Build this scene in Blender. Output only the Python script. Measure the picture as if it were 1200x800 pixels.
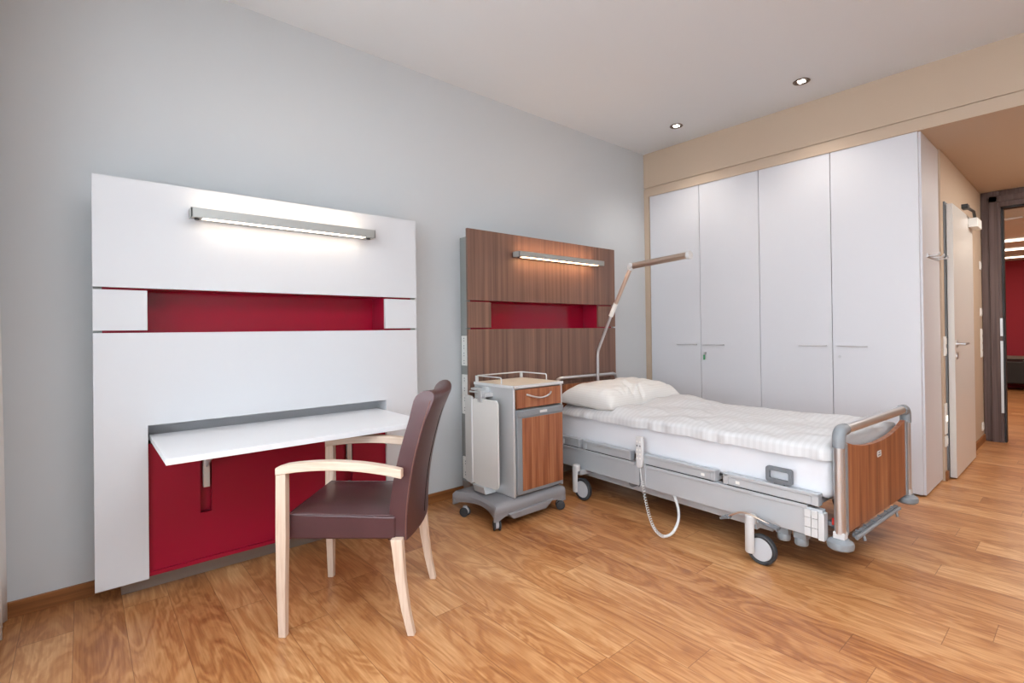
import bpy, bmesh, math, random
from mathutils import Vector, Matrix, noise
random.seed(7)
PI = math.pi
for o in list(bpy.data.objects):
    bpy.data.objects.remove(o)
SC = bpy.context.scene
COL = SC.collection

# ------------------------------------------------------------------ camera
yaw, roll, pitch = math.radians(49.36306), math.radians(-0.73560), math.radians(0.27948)
FPX, CX, CY, D, H = 587.752, 600.727, 384.186, 3.0447, 1.2
F = Vector((math.cos(yaw)*math.cos(pitch), math.sin(yaw)*math.cos(pitch), math.sin(pitch)))
R0 = Vector((math.sin(yaw), -math.cos(yaw), 0)); U0 = R0.cross(F)
R2 = R0*math.cos(roll)+U0*math.sin(roll); U2 = -R0*math.sin(roll)+U0*math.cos(roll)
cam = bpy.data.cameras.new('camera'); camo = bpy.data.objects.new('camera', cam); COL.objects.link(camo)
M = Matrix.Identity(4)
for i in range(3):
    M[i][0] = R2[i]; M[i][1] = U2[i]; M[i][2] = -F[i]
M[0][3], M[1][3], M[2][3] = 0, -D, H
camo.matrix_world = M
cam.sensor_width = 36; cam.lens = FPX/1200*36
cam.shift_x = (600-CX)/1200; cam.shift_y = (CY-400)/1200
cam.clip_start = 0.05; cam.clip_end = 60
SC.camera = camo

# ------------------------------------------------------------------ light
w = bpy.data.worlds.new('sky'); SC.world = w; w.use_nodes = True
w.node_tree.nodes['Background'].inputs[0].default_value = (0.80, 0.90, 1.0, 1)
w.node_tree.nodes['Background'].inputs[1].default_value = 1.0
def area(name, loc, rot, sx, sy, power, color):
    l = bpy.data.lights.new(name, 'AREA'); l.shape = 'RECTANGLE'; l.size = sx; l.size_y = sy
    l.energy = power; l.color = color
    o = bpy.data.objects.new(name, l); o.location = loc; o.rotation_euler = rot; COL.objects.link(o)
    return o
# daylight entering through the window wall (X = -0.55), facing +X
area('window_daylight', (-0.72, -2.75, 1.55), (0, -PI/2, 0), 2.3, 3.9, 178, (0.86, 0.94, 1.0))
# unseen fill light added under the ceiling to brighten the room
area('room_fill', (.75, -3.6, 2.93), (0, 0, 0), 2.2, 1.6, 95, (0.95, 0.97, 1.0))
# unseen fill light added to brighten the corridor, right of the frame
area('corridor_fill', (5.9, -3.35, 2.555), (0, 0, 0), 1.8, 0.5, 40, (1.0, 0.96, 0.91))
area('hall_fill', (9.5, -1.5, 2.38), (0, 0, 0), 3.0, 2.0, 60, (1.0, 0.93, 0.84))  # fill light added to the hall besides its long ceiling lights
SC.view_settings.view_transform = 'Standard'
SC.view_settings.look = 'None'
SC.view_settings.gamma = 1
SC.view_settings.use_curve_mapping = False
SC.view_settings.exposure = 0.0

# ------------------------------------------------------------------ materials
def lin(c):
    if isinstance(c, str):
        c = [int(c[i:i+2], 16)/255 for i in (0, 2, 4)]
    return tuple((x/12.92 if x <= .04045 else ((x+.055)/1.055)**2.4) for x in c)+(1,)
def mat(name, col, rough=.5, metal=0, spec=.5, bump=0, bscale=200, coat=0, emit=None, es=0, var=0, vscale=3):
    m = bpy.data.materials.new(name); m.use_nodes = True; nt = m.node_tree; b = nt.nodes['Principled BSDF']
    b.inputs['Base Color'].default_value = lin(col); b.inputs['Roughness'].default_value = rough
    b.inputs['Metallic'].default_value = metal; b.inputs['Specular IOR Level'].default_value = spec
    b.inputs['Coat Weight'].default_value = coat; b.inputs['Coat Roughness'].default_value = .08
    if emit:
        b.inputs['Emission Color'].default_value = lin(emit); b.inputs['Emission Strength'].default_value = es
    tc = nt.nodes.new('ShaderNodeTexCoord')
    if var:
        n = nt.nodes.new('ShaderNodeTexNoise'); n.inputs['Scale'].default_value = vscale; n.inputs['Detail'].default_value = 3
        nt.links.new(tc.outputs['Object'], n.inputs['Vector'])
        r = nt.nodes.new('ShaderNodeValToRGB'); c = lin(col)
        r.color_ramp.elements[0].position = .3; r.color_ramp.elements[1].position = .7
        r.color_ramp.elements[0].color = tuple(x*(1-var) for x in c[:3])+(1,)
        r.color_ramp.elements[1].color = tuple(min(1, x*(1+var)) for x in c[:3])+(1,)
        nt.links.new(n.outputs['Fac'], r.inputs['Fac']); nt.links.new(r.outputs['Color'], b.inputs['Base Color'])
    if bump:
        n = nt.nodes.new('ShaderNodeTexNoise'); n.inputs['Scale'].default_value = bscale; n.inputs['Detail'].default_value = 4
        nt.links.new(tc.outputs['Object'], n.inputs['Vector'])
        bp = nt.nodes.new('ShaderNodeBump'); bp.inputs['Strength'].default_value = bump; bp.inputs['Distance'].default_value = .002
        nt.links.new(n.outputs['Fac'], bp.inputs['Height']); nt.links.new(bp.outputs['Normal'], b.inputs['Normal'])
    return m
def wood(name, cols, scale=(26, 26, 1.3), rough=.42, bump=.06, detail=5, dist=.6, spec=.4, stripes=0):
    """grain runs along the axis with the small scale; cols: dark, mid, light"""
    m = bpy.data.materials.new(name); m.use_nodes = True; nt = m.node_tree; L = nt.links
    b = nt.nodes['Principled BSDF']; b.inputs['Roughness'].default_value = rough; b.inputs['Specular IOR Level'].default_value = spec
    tc = nt.nodes.new('ShaderNodeTexCoord'); mp = nt.nodes.new('ShaderNodeMapping'); mp.inputs['Scale'].default_value = scale
    L.new(tc.outputs['Object'], mp.inputs['Vector'])
    n1 = nt.nodes.new('ShaderNodeTexNoise'); n1.inputs['Scale'].default_value = 1; n1.inputs['Detail'].default_value = detail
    n1.inputs['Distortion'].default_value = dist; n1.inputs['Roughness'].default_value = .6
    L.new(mp.outputs['Vector'], n1.inputs['Vector'])
    mp2 = nt.nodes.new('ShaderNodeMapping'); mp2.inputs['Scale'].default_value = tuple(s*6 if s > 5 else s*2 for s in scale)
    L.new(tc.outputs['Object'], mp2.inputs['Vector'])
    n2 = nt.nodes.new('ShaderNodeTexNoise'); n2.inputs['Scale'].default_value = 1; n2.inputs['Detail'].default_value = 2
    L.new(mp2.outputs['Vector'], n2.inputs['Vector'])
    mx = nt.nodes.new('ShaderNodeMath'); mx.operation = 'MULTIPLY_ADD'; mx.inputs[1].default_value = .3; 
    L.new(n2.outputs['Fac'], mx.inputs[0]); 
    sc = nt.nodes.new('ShaderNodeMath'); sc.operation = 'MULTIPLY_ADD'; sc.inputs[1].default_value = 1.15; sc.inputs[2].default_value = -.225
    L.new(n1.outputs['Fac'], sc.inputs[0]); L.new(sc.outputs[0], mx.inputs[2])
    r = nt.nodes.new('ShaderNodeValToRGB'); e = r.color_ramp.elements
    e[0].position = .28; e[0].color = lin(cols[0]); e[1].position = .72; e[1].color = lin(cols[2])
    k = e.new(.5); k.color = lin(cols[1])
    L.new(mx.outputs[0], r.inputs['Fac']); L.new(r.outputs['Color'], b.inputs['Base Color'])
    bp = nt.nodes.new('ShaderNodeBump'); bp.inputs['Strength'].default_value = bump; bp.inputs['Distance'].default_value = .001
    L.new(n2.outputs['Fac'], bp.inputs['Height']); L.new(bp.outputs['Normal'], b.inputs['Normal'])
    return m
def floor_mat():
    m = bpy.data.materials.new('laminate_floor'); m.use_nodes = True; nt = m.node_tree; L = nt.links; N = nt.nodes.new
    b = nt.nodes['Principled BSDF']
    def math_(op, a, bb=None, cc=None):
        n = N('ShaderNodeMath'); n.operation = op
        for i, v in enumerate((a, bb, cc)):
            if v is None: continue
            if isinstance(v, (int, float)): n.inputs[i].default_value = v
            else: L.new(v, n.inputs[i])
        return n.outputs[0]
    tc = N('ShaderNodeTexCoord'); sp = N('ShaderNodeSeparateXYZ'); L.new(tc.outputs['Object'], sp.inputs[0])
    PW, PL = .165, 1.28
    xs = math_('DIVIDE', math_('ADD', sp.outputs[0], 20.0), PW); ci = math_('FLOOR', xs); fx = math_('FRACT', xs)
    wn = N('ShaderNodeTexWhiteNoise'); wn.noise_dimensions = '1D'; L.new(ci, wn.inputs['W'])
    ys = math_('ADD', math_('DIVIDE', math_('ADD', sp.outputs[1], 20.0), PL), math_('MULTIPLY', wn.outputs['Value'], 7.3))
    ri = math_('FLOOR', ys); fy = math_('FRACT', ys)
    cb = N('ShaderNodeCombineXYZ'); L.new(ci, cb.inputs[0]); L.new(ri, cb.inputs[1])
    wn2 = N('ShaderNodeTexWhiteNoise'); wn2.noise_dimensions = '2D'; L.new(cb.outputs[0], wn2.inputs['Vector'])
    sid = N('ShaderNodeSeparateColor'); L.new(wn2.outputs['Color'], sid.inputs[0])
    # grain coordinates shifted per plank
    gx = math_('ADD', sp.outputs[0], math_('MULTIPLY', sid.outputs[0], 13.0))
    gy = math_('ADD', sp.outputs[1], math_('MULTIPLY', sid.outputs[1], 17.0))
    gc = N('ShaderNodeCombineXYZ'); L.new(math_('MULTIPLY', gx, 7.0), gc.inputs[0]); L.new(math_('MULTIPLY', gy, 1.5), gc.inputs[1])
    n0 = N('ShaderNodeTexNoise'); n0.inputs['Scale'].default_value = 1; n0.inputs['Detail'].default_value = 4; n0.inputs['Distortion'].default_value = .9
    L.new(gc.outputs[0], n0.inputs['Vector'])
    rings = math_('MULTIPLY_ADD', math_('SINE', math_('MULTIPLY', n0.outputs['Fac'], 46.0)), .5, .5)
    gf = N('ShaderNodeCombineXYZ'); L.new(math_('MULTIPLY', gx, 130.0), gf.inputs[0]); L.new(math_('MULTIPLY', gy, 5.0), gf.inputs[1])
    n1 = N('ShaderNodeTexNoise'); n1.inputs['Scale'].default_value = 1; n1.inputs['Detail'].default_value = 3
    L.new(gf.outputs[0], n1.inputs['Vector'])
    ga = N('ShaderNodeCombineXYZ'); L.new(math_('MULTIPLY', gx, 4.0), ga.inputs[0]); L.new(math_('MULTIPLY', gy, 1.2), ga.inputs[1])
    n2 = N('ShaderNodeTexNoise'); n2.inputs['Scale'].default_value = 1; n2.inputs['Detail'].default_value = 3
    L.new(ga.outputs[0], n2.inputs['Vector'])
    f = math_('ADD', math_('MULTIPLY', rings, .19), math_('MULTIPLY', n1.outputs['Fac'], .45))
    f = math_('ADD', f, math_('MULTIPLY', n2.outputs['Fac'], .62))
    f = math_('ADD', f, math_('MULTIPLY', sid.outputs[2], .22))
    f = math_('SUBTRACT', f, .285)
    r = N('ShaderNodeValToRGB'); e = r.color_ramp.elements
    e[0].position = .18; e[0].color = lin('945A32'); e[1].position = .82; e[1].color = lin('DEB080')
    k = e.new(.42); k.color = lin('B67C4C'); k = e.new(.62); k.color = lin('CA9564')
    L.new(f, r.inputs['Fac'])
    # thin seams
    sx = math_('MINIMUM', fx, math_('SUBTRACT', 1.0, fx)); sy = math_('MINIMUM', fy, math_('SUBTRACT', 1.0, fy))
    ex = math_('LESS_THAN', sx, .007); ey = math_('LESS_THAN', sy, .0011)
    sm = math_('MAXIMUM', ex, ey)
    mix = N('ShaderNodeMix'); mix.data_type = 'RGBA'; mix.inputs[7].default_value = lin('6E4326')
    L.new(math_('MULTIPLY', sm, .6), mix.inputs[0]); L.new(r.outputs['Color'], mix.inputs[6])
    L.new(mix.outputs[2], b.inputs['Base Color'])
    b.inputs['Roughness'].default_value = .31; b.inputs['Specular IOR Level'].default_value = .5
    bp = N('ShaderNodeBump'); bp.inputs['Strength'].default_value = .12; bp.inputs['Distance'].default_value = .001
    L.new(math_('SUBTRACT', n1.outputs['Fac'], math_('MULTIPLY', sm, 2.0)), bp.inputs['Height']); L.new(bp.outputs['Normal'], b.inputs['Normal'])
    return m
def striped_linen(name, col, axis, period=.028, amt=.05, bump=.25):
    m = mat(name, col, .85, spec=.15, bump=bump, bscale=60); nt = m.node_tree; L = nt.links; b = nt.nodes['Principled BSDF']
    tc = nt.nodes.new('ShaderNodeTexCoord'); sp = nt.nodes.new('ShaderNodeSeparateXYZ'); L.new(tc.outputs['Object'], sp.inputs[0])
    a = nt.nodes.new('ShaderNodeMath'); a.operation = 'MULTIPLY'; a.inputs[1].default_value = 2*PI/period; L.new(sp.outputs[axis], a.inputs[0])
    s = nt.nodes.new('ShaderNodeMath'); s.operation = 'SINE'; L.new(a.outputs[0], s.inputs[0])
    r = nt.nodes.new('ShaderNodeValToRGB'); e = r.color_ramp.elements; c = lin(col)
    e[0].position = .42; e[0].color = tuple(x*(1-amt*2) for x in c[:3])+(1,); e[1].position = .58; e[1].color = c
    q = nt.nodes.new('ShaderNodeMath'); q.operation = 'MULTIPLY_ADD'; q.inputs[1].default_value = .5; q.inputs[2].default_value = .5
    L.new(s.outputs[0], q.inputs[0]); L.new(q.outputs[0], r.inputs['Fac']); L.new(r.outputs['Color'], b.inputs['Base Color'])
    return m
MT = {}
MT['wall'] = mat('painted_wall', 'CCD0D3', .85, spec=.2, bump=.08, bscale=350)
MT['tan'] = mat('tan_paint', 'C2AE9A', .8, spec=.2, bump=.06, bscale=350)
MT['ceil'] = mat('ceiling_paint', 'DCE0E4', .9, spec=.15)
MT['floor'] = floor_mat()
MT['base'] = wood('skirting_wood', ('7A4B26', '8F5B32', 'A06C3E'), (1.2, 30, 30), .45)
MT['white'] = mat('white_laminate', 'CDCFD3', .42, spec=.45)
MT['wardrobe'] = mat('wardrobe_laminate', 'D2D2D7', .38, spec=.45)
MT['edge'] = mat('laminate_edge', 'B9B7B2', .5)
MT['red'] = mat('red_lacquer', '960C2C', .38, spec=.3)
MT['redgloss'] = mat('red_glass', '9C0A2B', .07, spec=.35)
MT['carcass'] = mat('grey_carcass', '8E918F', .5)
MT['plinth'] = mat('plinth_aluminium', '9B8F86', .45, metal=.3)
MT['alu'] = mat('brushed_aluminium', 'C6C8CA', .34, metal=.45, bump=.05, bscale=400)
MT['lamp'] = mat('lamp_housing', 'A6A8A6', .42, metal=.4)
MT['black'] = mat('black_plastic', '1D1D1F', .5)
MT['dark'] = mat('dark_gap', '2A2625', .8)
MT['walnut'] = wood('walnut_laminate', ('5E453B', '76584C', '896757'), (34, 34, .55), .45, .04, 4, .2)
MT['cherry'] = wood('cherry_laminate', ('74422A', '94593A', 'AD7550'), (30, 30, 1.1), .4, .04, 4, .35)
MT['beech'] = wood('pale_beech', ('CCB29C', 'D6BFAC', 'DCC8B7'), (90, 90, 5), .45, .03, 3, .1)
MT['beech_arm'] = wood('pale_beech_arm', ('CCB29C', 'D6BFAC', 'DCC8B7'), (90, 5, 90), .45, .03, 3, .1)
MT['desk'] = mat('desk_laminate', 'E6E7EA', .35)
MT['leather'] = mat('brown_leather', '4C2E31', .32, spec=.5, bump=.25, bscale=260, var=.10, vscale=6)
MT['thread'] = mat('seam_thread', '7A5348', .6)
MT['bed'] = mat('silver_grey_coating', 'BEC3C8', .38, metal=.25)
MT['bed2'] = mat('light_grey_coating', 'D0D1D2', .42, metal=.1)
MT['beddark'] = mat('slate_grey_plastic', '6C7177', .5)
MT['chrome'] = mat('satin_chrome', 'C9C9CB', .28, metal=.85)
MT['champagne'] = mat('champagne_chrome', 'CDB9AA', .28, metal=.85)
MT['greyplastic'] = mat('mid_grey_plastic', '83888D', .45)
MT['base_grey'] = mat('cabinet_base_grey', '8F8E91', .42, metal=.15)
MT['rubber'] = mat('tyre_rubber', '34363A', .6)
MT['hub'] = mat('wheel_cover', 'BFC1C6', .45)
MT['sheet'] = mat('white_bed_sheet', 'DADBE0', .9, spec=.1, bump=.15, bscale=25)
MT['duvet'] = striped_linen('striped_duvet_cover', 'CFCFD1', 1, .034, .03)
MT['pillow'] = striped_linen('striped_pillow_case', 'DCDAD7', 2, .015, .02)
MT['cream'] = mat('cream_top', 'E8DAC4', .4)
MT['plastic'] = mat('white_plastic', 'E9E8E4', .4)
MT['trayw'] = mat('tray_white', 'D2D1CE', .35)
MT['remote'] = mat('remote_grey', 'D2D3D4', .45)
MT['glow'] = mat('lamp_diffuser', 'FFFFFF', .5, emit='FFEBD2', es=5.2)
MT['glow_warm'] = mat('warm_lamp_diffuser', 'FFFFFF', .5, emit='FFCB98', es=12)
MT['glowup'] = mat('lamp_uplight', 'FFFFFF', .5, emit='FFE4C4', es=9)
MT['spot'] = mat('spot_bulb', 'FFFFFF', .5, emit='FFF4EA', es=14)
MT['spotrim'] = mat('spot_rim', '7E736E', .3, metal=.9)
MT['reflector'] = mat('spot_reflector', '5A504C', .2, metal=.9)
MT['frame_dark'] = wood('dark_door_frame', ('4C3D3B', '5C4B48', '6A5955'), (60, 60, 1.2), .45, .03, 3, .1)
MT['steel'] = mat('grey_steel', '6F7478', .5, metal=.2)
MT['leaf'] = mat('door_leaf_laminate', 'DAD7D2', .28, spec=.6)
MT['curtain'] = mat('curtain_cloth', 'E2E1E0', .9, spec=.1, bump=.2, bscale=300)
MT['green'] = mat('green_tag', '3E8A5A', .4)
MT['redbtn'] = mat('red_button', 'C02A20', .4)
MT['glass'] = mat('window_glass', 'FFFFFF', .02); MT['glass'].node_tree.nodes['Principled BSDF'].inputs['Transmission Weight'].default_value = 1
MT['pvc'] = mat('window_frame_white', 'EDEDED', .4)
MT['sofa'] = mat('dark_bench', '24201F', .6)
MT['nightlight'] = mat('night_light', 'FFFFFF', .5, emit='FFF6E0', es=.9)
MT['bench_top'] = mat('bench_top', '8A7468', .5)

# ------------------------------------------------------------------ mesh helpers
class MB:
    def __init__(s): s.bm = bmesh.new()
    def box(s, x0, x1, y0, y1, z0, z1, m=None):
        vs = [s.bm.verts.new(p) for p in [(x0,y0,z0),(x1,y0,z0),(x1,y1,z0),(x0,y1,z0),(x0,y0,z1),(x1,y0,z1),(x1,y1,z1),(x0,y1,z1)]]
        if m is not None:
            for v in vs: v.co = m @ v.co
        for f in [(0,3,2,1),(4,5,6,7),(0,1,5,4),(1,2,6,5),(2,3,7,6),(3,0,4,7)]: s.bm.faces.new([vs[i] for i in f])
        return s
    def loft(s, rings, close=True, caps=True):
        rows = [[s.bm.verts.new(p) for p in r] for r in rings]
        n = len(rows[0])
        for a, b in zip(rows[:-1], rows[1:]):
            for i in range(n if close else n-1):
                j = (i+1) % n; s.bm.faces.new((a[i], a[j], b[j], b[i]))
        if caps and close:
            s.bm.faces.new(rows[0][::-1]); s.bm.faces.new(rows[-1])
        return s
    def tube(s, pts, r, n=14, caps=True):
        pts = [Vector(p) for p in pts]; rings = []
        rs = r if isinstance(r, (list, tuple)) else [r]*len(pts)
        up = None
        for i, p in enumerate(pts):
            if i == 0: t = pts[1]-pts[0]
            elif i == len(pts)-1: t = pts[-1]-pts[-2]
            else: t = (pts[i+1]-p).normalized()+(p-pts[i-1]).normalized()
            t.normalize()
            if up is None: up = Vector((0,0,1)) if abs(t.z) < .9 else Vector((1,0,0))
            a = t.cross(up)
            if a.length < 1e-4: a = t.orthogonal()
            a.normalize(); b = a.cross(t).normalized(); up = b
            rings.append([p+a*math.cos(2*PI*k/n)*rs[i]+b*math.sin(2*PI*k/n)*rs[i] for k in range(n)])
        return s.loft(rings, True, caps)
    def cyl(s, a, b, r, n=24): return s.tube([a, b], r, n)
    def lathe(s, prof, c=(0,0,0), axis='Z', n=32, caps=True):
        c = Vector(c); rings = []
        for r, h in prof:
            ring = []
            for k in range(n):
                t = 2*PI*k/n; u, v = r*math.cos(t), r*math.sin(t)
                ring.append(c+(Vector((u,v,h)) if axis == 'Z' else Vector((h,u,v)) if axis == 'X' else Vector((v,h,u))))
            rings.append(ring)
        return s.loft(rings, True, caps)
    def prism(s, poly, a, b, plane='XZ'):
        """poly of 2D points, extruded between a and b on the remaining axis"""
        def P(u, v, w): return {'XZ': (u, w, v), 'XY': (u, v, w), 'YZ': (w, u, v)}[plane]
        return s.loft([[P(u, v, a) for u, v in poly], [P(u, v, b) for u, v in poly]])
    def frame(s, x0, x1, z0, z1, hx0, hx1, hz0, hz1, y0, y1):
        """rectangular plate in XZ with a rectangular hole, thickness y0..y1"""
        o = [(x0,z0),(x1,z0),(x1,z1),(x0,z1)]; i = [(hx0,hz0),(hx1,hz0),(hx1,hz1),(hx0,hz1)]
        V = {}
        for nme, pl in (('o', o), ('i', i)):
            for k, (x, z) in enumerate(pl):
                for y in (0, 1): V[nme, k, y] = s.bm.verts.new((x, (y0, y1)[y], z))
        for k in range(4):
            j = (k+1) % 4
            for y in (0, 1): s.bm.faces.new((V['o',k,y], V['o',j,y], V['i',j,y], V['i',k,y]))
            for q in 'oi': s.bm.faces.new((V[q,k,0], V[q,j,0], V[q,j,1], V[q,k,1]))
        return s
    def build(s, name, m, parent=None, bevel=0, seg=2, sub=0, angle=38, loc=None, smooth=True):
        bmesh.ops.recalc_face_normals(s.bm, faces=s.bm.faces)
        if smooth:
            for f in s.bm.faces: f.smooth = True
            for e in s.bm.edges:
                if len(e.link_faces) == 2 and e.calc_face_angle(0) > math.radians(angle) and not sub: e.smooth = False
        me = bpy.data.meshes.new(name); s.bm.to_mesh(me); s.bm.free()
        me.materials.append(MT[m] if isinstance(m, str) else m)
        o = bpy.data.objects.new(name, me); COL.objects.link(o)
        if parent is not None: o.parent = parent
        if loc is not None: o.location = loc
        if bevel:
            b = o.modifiers.new('bevel', 'BEVEL'); b.width = bevel; b.segments = seg; b.limit_method = 'ANGLE'; b.angle_limit = math.radians(40)
            b.harden_normals = True
        if sub:
            q = o.modifiers.new('sub', 'SUBSURF'); q.levels = sub; q.render_levels = sub
        return o
def tag(o, label, cat, group=None, kind=None):
    if label: o['label'] = label
    if cat: o['category'] = cat
    if group: o['group'] = group
    if kind: o['kind'] = kind
    return o
def thing(name, label, cat, loc=(0,0,0), rz=0, group=None):
    o = bpy.data.objects.new(name, None); COL.objects.link(o); o.location = loc; o.rotation_euler = (0,0,rz)
    o.empty_display_size = .1
    return tag(o, label, cat, group)
def struct(name, mb, m, bevel=0, parent=None):
    o = mb.build(name, m, parent, bevel)
    if parent is None: o['kind'] = 'structure'
    return o
def copy_tree(o, parent=None):
    c = o.copy(); COL.objects.link(c)
    if parent is not None: c.parent = parent
    for ch in list(o.children): copy_tree(ch, c)
    return c
def arc(c, r, a0, a1, n, plane='XZ', w=0):
    out = []
    for k in range(n+1):
        t = a0+(a1-a0)*k/n; u, v = c[0]+r*math.cos(t), c[1]+r*math.sin(t)
        out.append({'XZ': (u, w, v), 'XY': (u, v, w), 'YZ': (w, u, v), '2': (u, v)}[plane])
    return out
def rrect(x0, x1, z0, z1, r, n=5):
    out = []
    for cx, cz, a in ((x1-r, z0+r, -PI/2), (x1-r, z1-r, 0), (x0+r, z1-r, PI/2), (x0+r, z0+r, PI)):
        out += [(cx+r*math.cos(a+PI/2*k/n), cz+r*math.sin(a+PI/2*k/n)) for k in range(n+1)]
    return out
def bez(pts, n=10):
    """Catmull-Rom through points"""
    P = [Vector(p) for p in pts]; P = [P[0]*2-P[1]]+P+[P[-1]*2-P[-2]]; out = []
    for i in range(1, len(P)-2):
        for k in range(n):
            t = k/n; a, b, c, d = P[i-1:i+3]
            out.append(.5*((2*b)+(c-a)*t+(2*a-5*b+4*c-d)*t*t+(3*b-a-3*c+d)*t**3))
    out.append(P[-2]); return out

# ------------------------------------------------------------------ setting
LX = 4.43; CZ = 3.0; BZ = 2.556; WY = -2.27; EX = 7.1; BACK = -5.6; WX = -.5
struct('floor', MB().box(-1.2, 14, BACK-.2, 3, -.1, 0), 'floor')
struct('ceiling', MB().box(WX-.15, LX, BACK-.1, .1, CZ, CZ+.12), 'ceil')
struct('wall_left', MB().box(WX-.15, 5.2, 0, .12, 0, CZ), 'wall')
# window wall with one wide opening
m = MB().box(WX-.15, WX, BACK-.1, -4.75, 0, CZ).box(WX-.15, WX, -.75, 0, 0, CZ).box(WX-.15, WX, -4.75, -.75, 2.72, CZ).box(WX-.15, WX, -4.75, -.75, 0, .38)
struct('wall_window', m, 'wall')
m = MB()
m.box(WX-.11, WX-.05, -4.75, -.75, .38, .45).box(WX-.11, WX-.05, -4.75, -.75, 2.65, 2.72)
for y in (-4.75, -3.42, -2.09, -.82): m.box(WX-.11, WX-.05, y, y+.07, .38, 2.72)
wf = struct('window_1', m, 'pvc', .004)
MB().box(WX-.083, WX-.077, -4.70, -.80, .44, 2.66).build('pane', 'glass', wf)
struct('wall_back', MB().box(WX-.15, LX+.1, BACK-.12, BACK, 0, CZ), 'wall')
# far side: wall beyond the corridor mouth, bulkhead with its shadow groove, filler strip, corridor
struct('wall_far', MB().box(LX, LX+.6, BACK-.1, -3.95, 0, BZ), 'tan')
m = MB().box(LX, 5.2, BACK-.1, 0, 2.650, CZ+.12).box(LX+.012, 5.2, BACK-.1, 0, 2.630, 2.655)
m.box(LX, 5.2, BACK-.1, 0, BZ, 2.637)
struct('trim_1', m, 'tan')
struct('trim_2', MB().box(LX+.002, LX+.05, -.058, 0, 0, BZ), 'tan')
struct('wall_corridor', MB().box(5.032, EX, WY, WY+.12, 0, BZ), 'tan')
struct('wall_passage', MB().box(LX+.6, EX, -4.07, -3.95, 0, BZ), 'tan')
struct('ceiling', MB().box(5.2, EX+.12, -4.1, WY+.12, BZ, BZ+.1), 'tan')
struct('wall_recess', MB().box(5.06, 5.2, WY+.12, 0, 0, BZ), 'wall')
struct('baseboard_left', MB().box(WX, 5.0, -.014, 0, 0, .068), 'base', .002)
struct('baseboard_corridor', MB().box(5.035, 5.11, WY-.014, WY, 0, .068).box(6.12, EX-.01, WY-.014, WY, 0, .068), 'base', .002)
# end wall with the dark framed opening
m = MB().box(EX, EX+.12, -2.42, 2.9, 0, BZ+.1).box(EX, EX+.12, -4.1, -3.75, 0, BZ+.1).box(EX, EX+.12, -3.75, -2.42, 2.46, BZ+.1)
struct('wall_end', m, 'tan')
m = MB().box(EX-.03, EX+.15, -2.42, -2.275, 0, 2.555).box(EX-.03, EX+.15, -3.90, -3.755, 0, 2.555).box(EX-.03, EX+.15, -3.755, -2.42, 2.39, 2.555)
m.box(EX-.045, EX-.03, -2.40, -2.335, 0, 2.50).box(EX-.045, EX-.03, -3.84, -2.335, 2.44, 2.50)
d2 = struct('door_2', m, 'frame_dark', .003)
MB().box(EX+.0, EX+.10, -2.438, -2.42, 0, 2.39).box(EX, EX+.1, -3.755, -2.42, 2.372, 2.39).build('rebate_gasket', 'black', d2)
MB().box(EX-.034, EX-.03, -2.424, -2.404, 1.08, 1.26).box(EX-.034, EX-.03, -2.424, -2.404, .30, 1.03).build('strike_plate', 'alu', d2)
# hall seen through it
struct('wall_hall', MB().box(13.4, 13.5, -4.2, 2.9, 0, 2.6), mat('hall_red_paint', 'A82438', .7))
struct('wall_hall_side', MB().box(EX+.1, 13.5, -4.35, -4.2, 0, 2.6), 'tan')
struct('wall_hall_back', MB().box(EX+.1, 13.5, 2.8, 2.9, 0, 2.6), 'tan')
struct('ceiling', MB().box(EX+.12, 13.5, -4.2, 2.9, 2.40, 2.6), 'ceil')
for i, x in enumerate((9.9, 11.1, 12.4)):
    t = thing('ceiling_light', ['long flat ceiling light nearest the doorway in the far hall', 'middle long ceiling light in the far hall', 'long ceiling light closest to the red hall wall'][i], 'light', (x, -2.2, 2.40), 0, 'ceiling lights in the far hall')
    MB().box(-.12, .12, -.9, .9, -.03, 0).build('housing', 'plastic', t, .004)
    MB().box(-.105, .105, -.88, .88, -.034, -.03).build('diffuser', mat('hall_light', 'FFFFFF', .5, emit='FFE9CF', es=5), t)
t = thing('bench', 'low dark upholstered bench against the red wall of the far hall', 'bench', (13.0, -1.9, 0))
MB().box(-.28, .38, -1.1, 1.1, .12, .53).build('seat', 'sofa', t, .03, 3)
MB().box(.24, .38, -1.1, 1.1, .54, .60).build('top_rail', 'bench_top', t, .006)
for x in (-.2, .3):
    for y in (-1, 1): MB().box(x-.03, x+.03, y-.03, y+.03, 0, .12).build('leg', 'black', t)

# made-up housings for the three added fill lights
struct('room_fill_housing', MB().box(-.38, 1.88, -4.43, -2.77, 2.935, CZ), 'pvc', .004)
struct('corridor_fill_housing', MB().box(4.98, 6.82, -3.62, -3.08, 2.557, 2.60), 'pvc')
struct('hall_fill_housing', MB().box(7.98, 11.02, -2.52, -.48, 2.382, 2.40), 'pvc')

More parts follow.
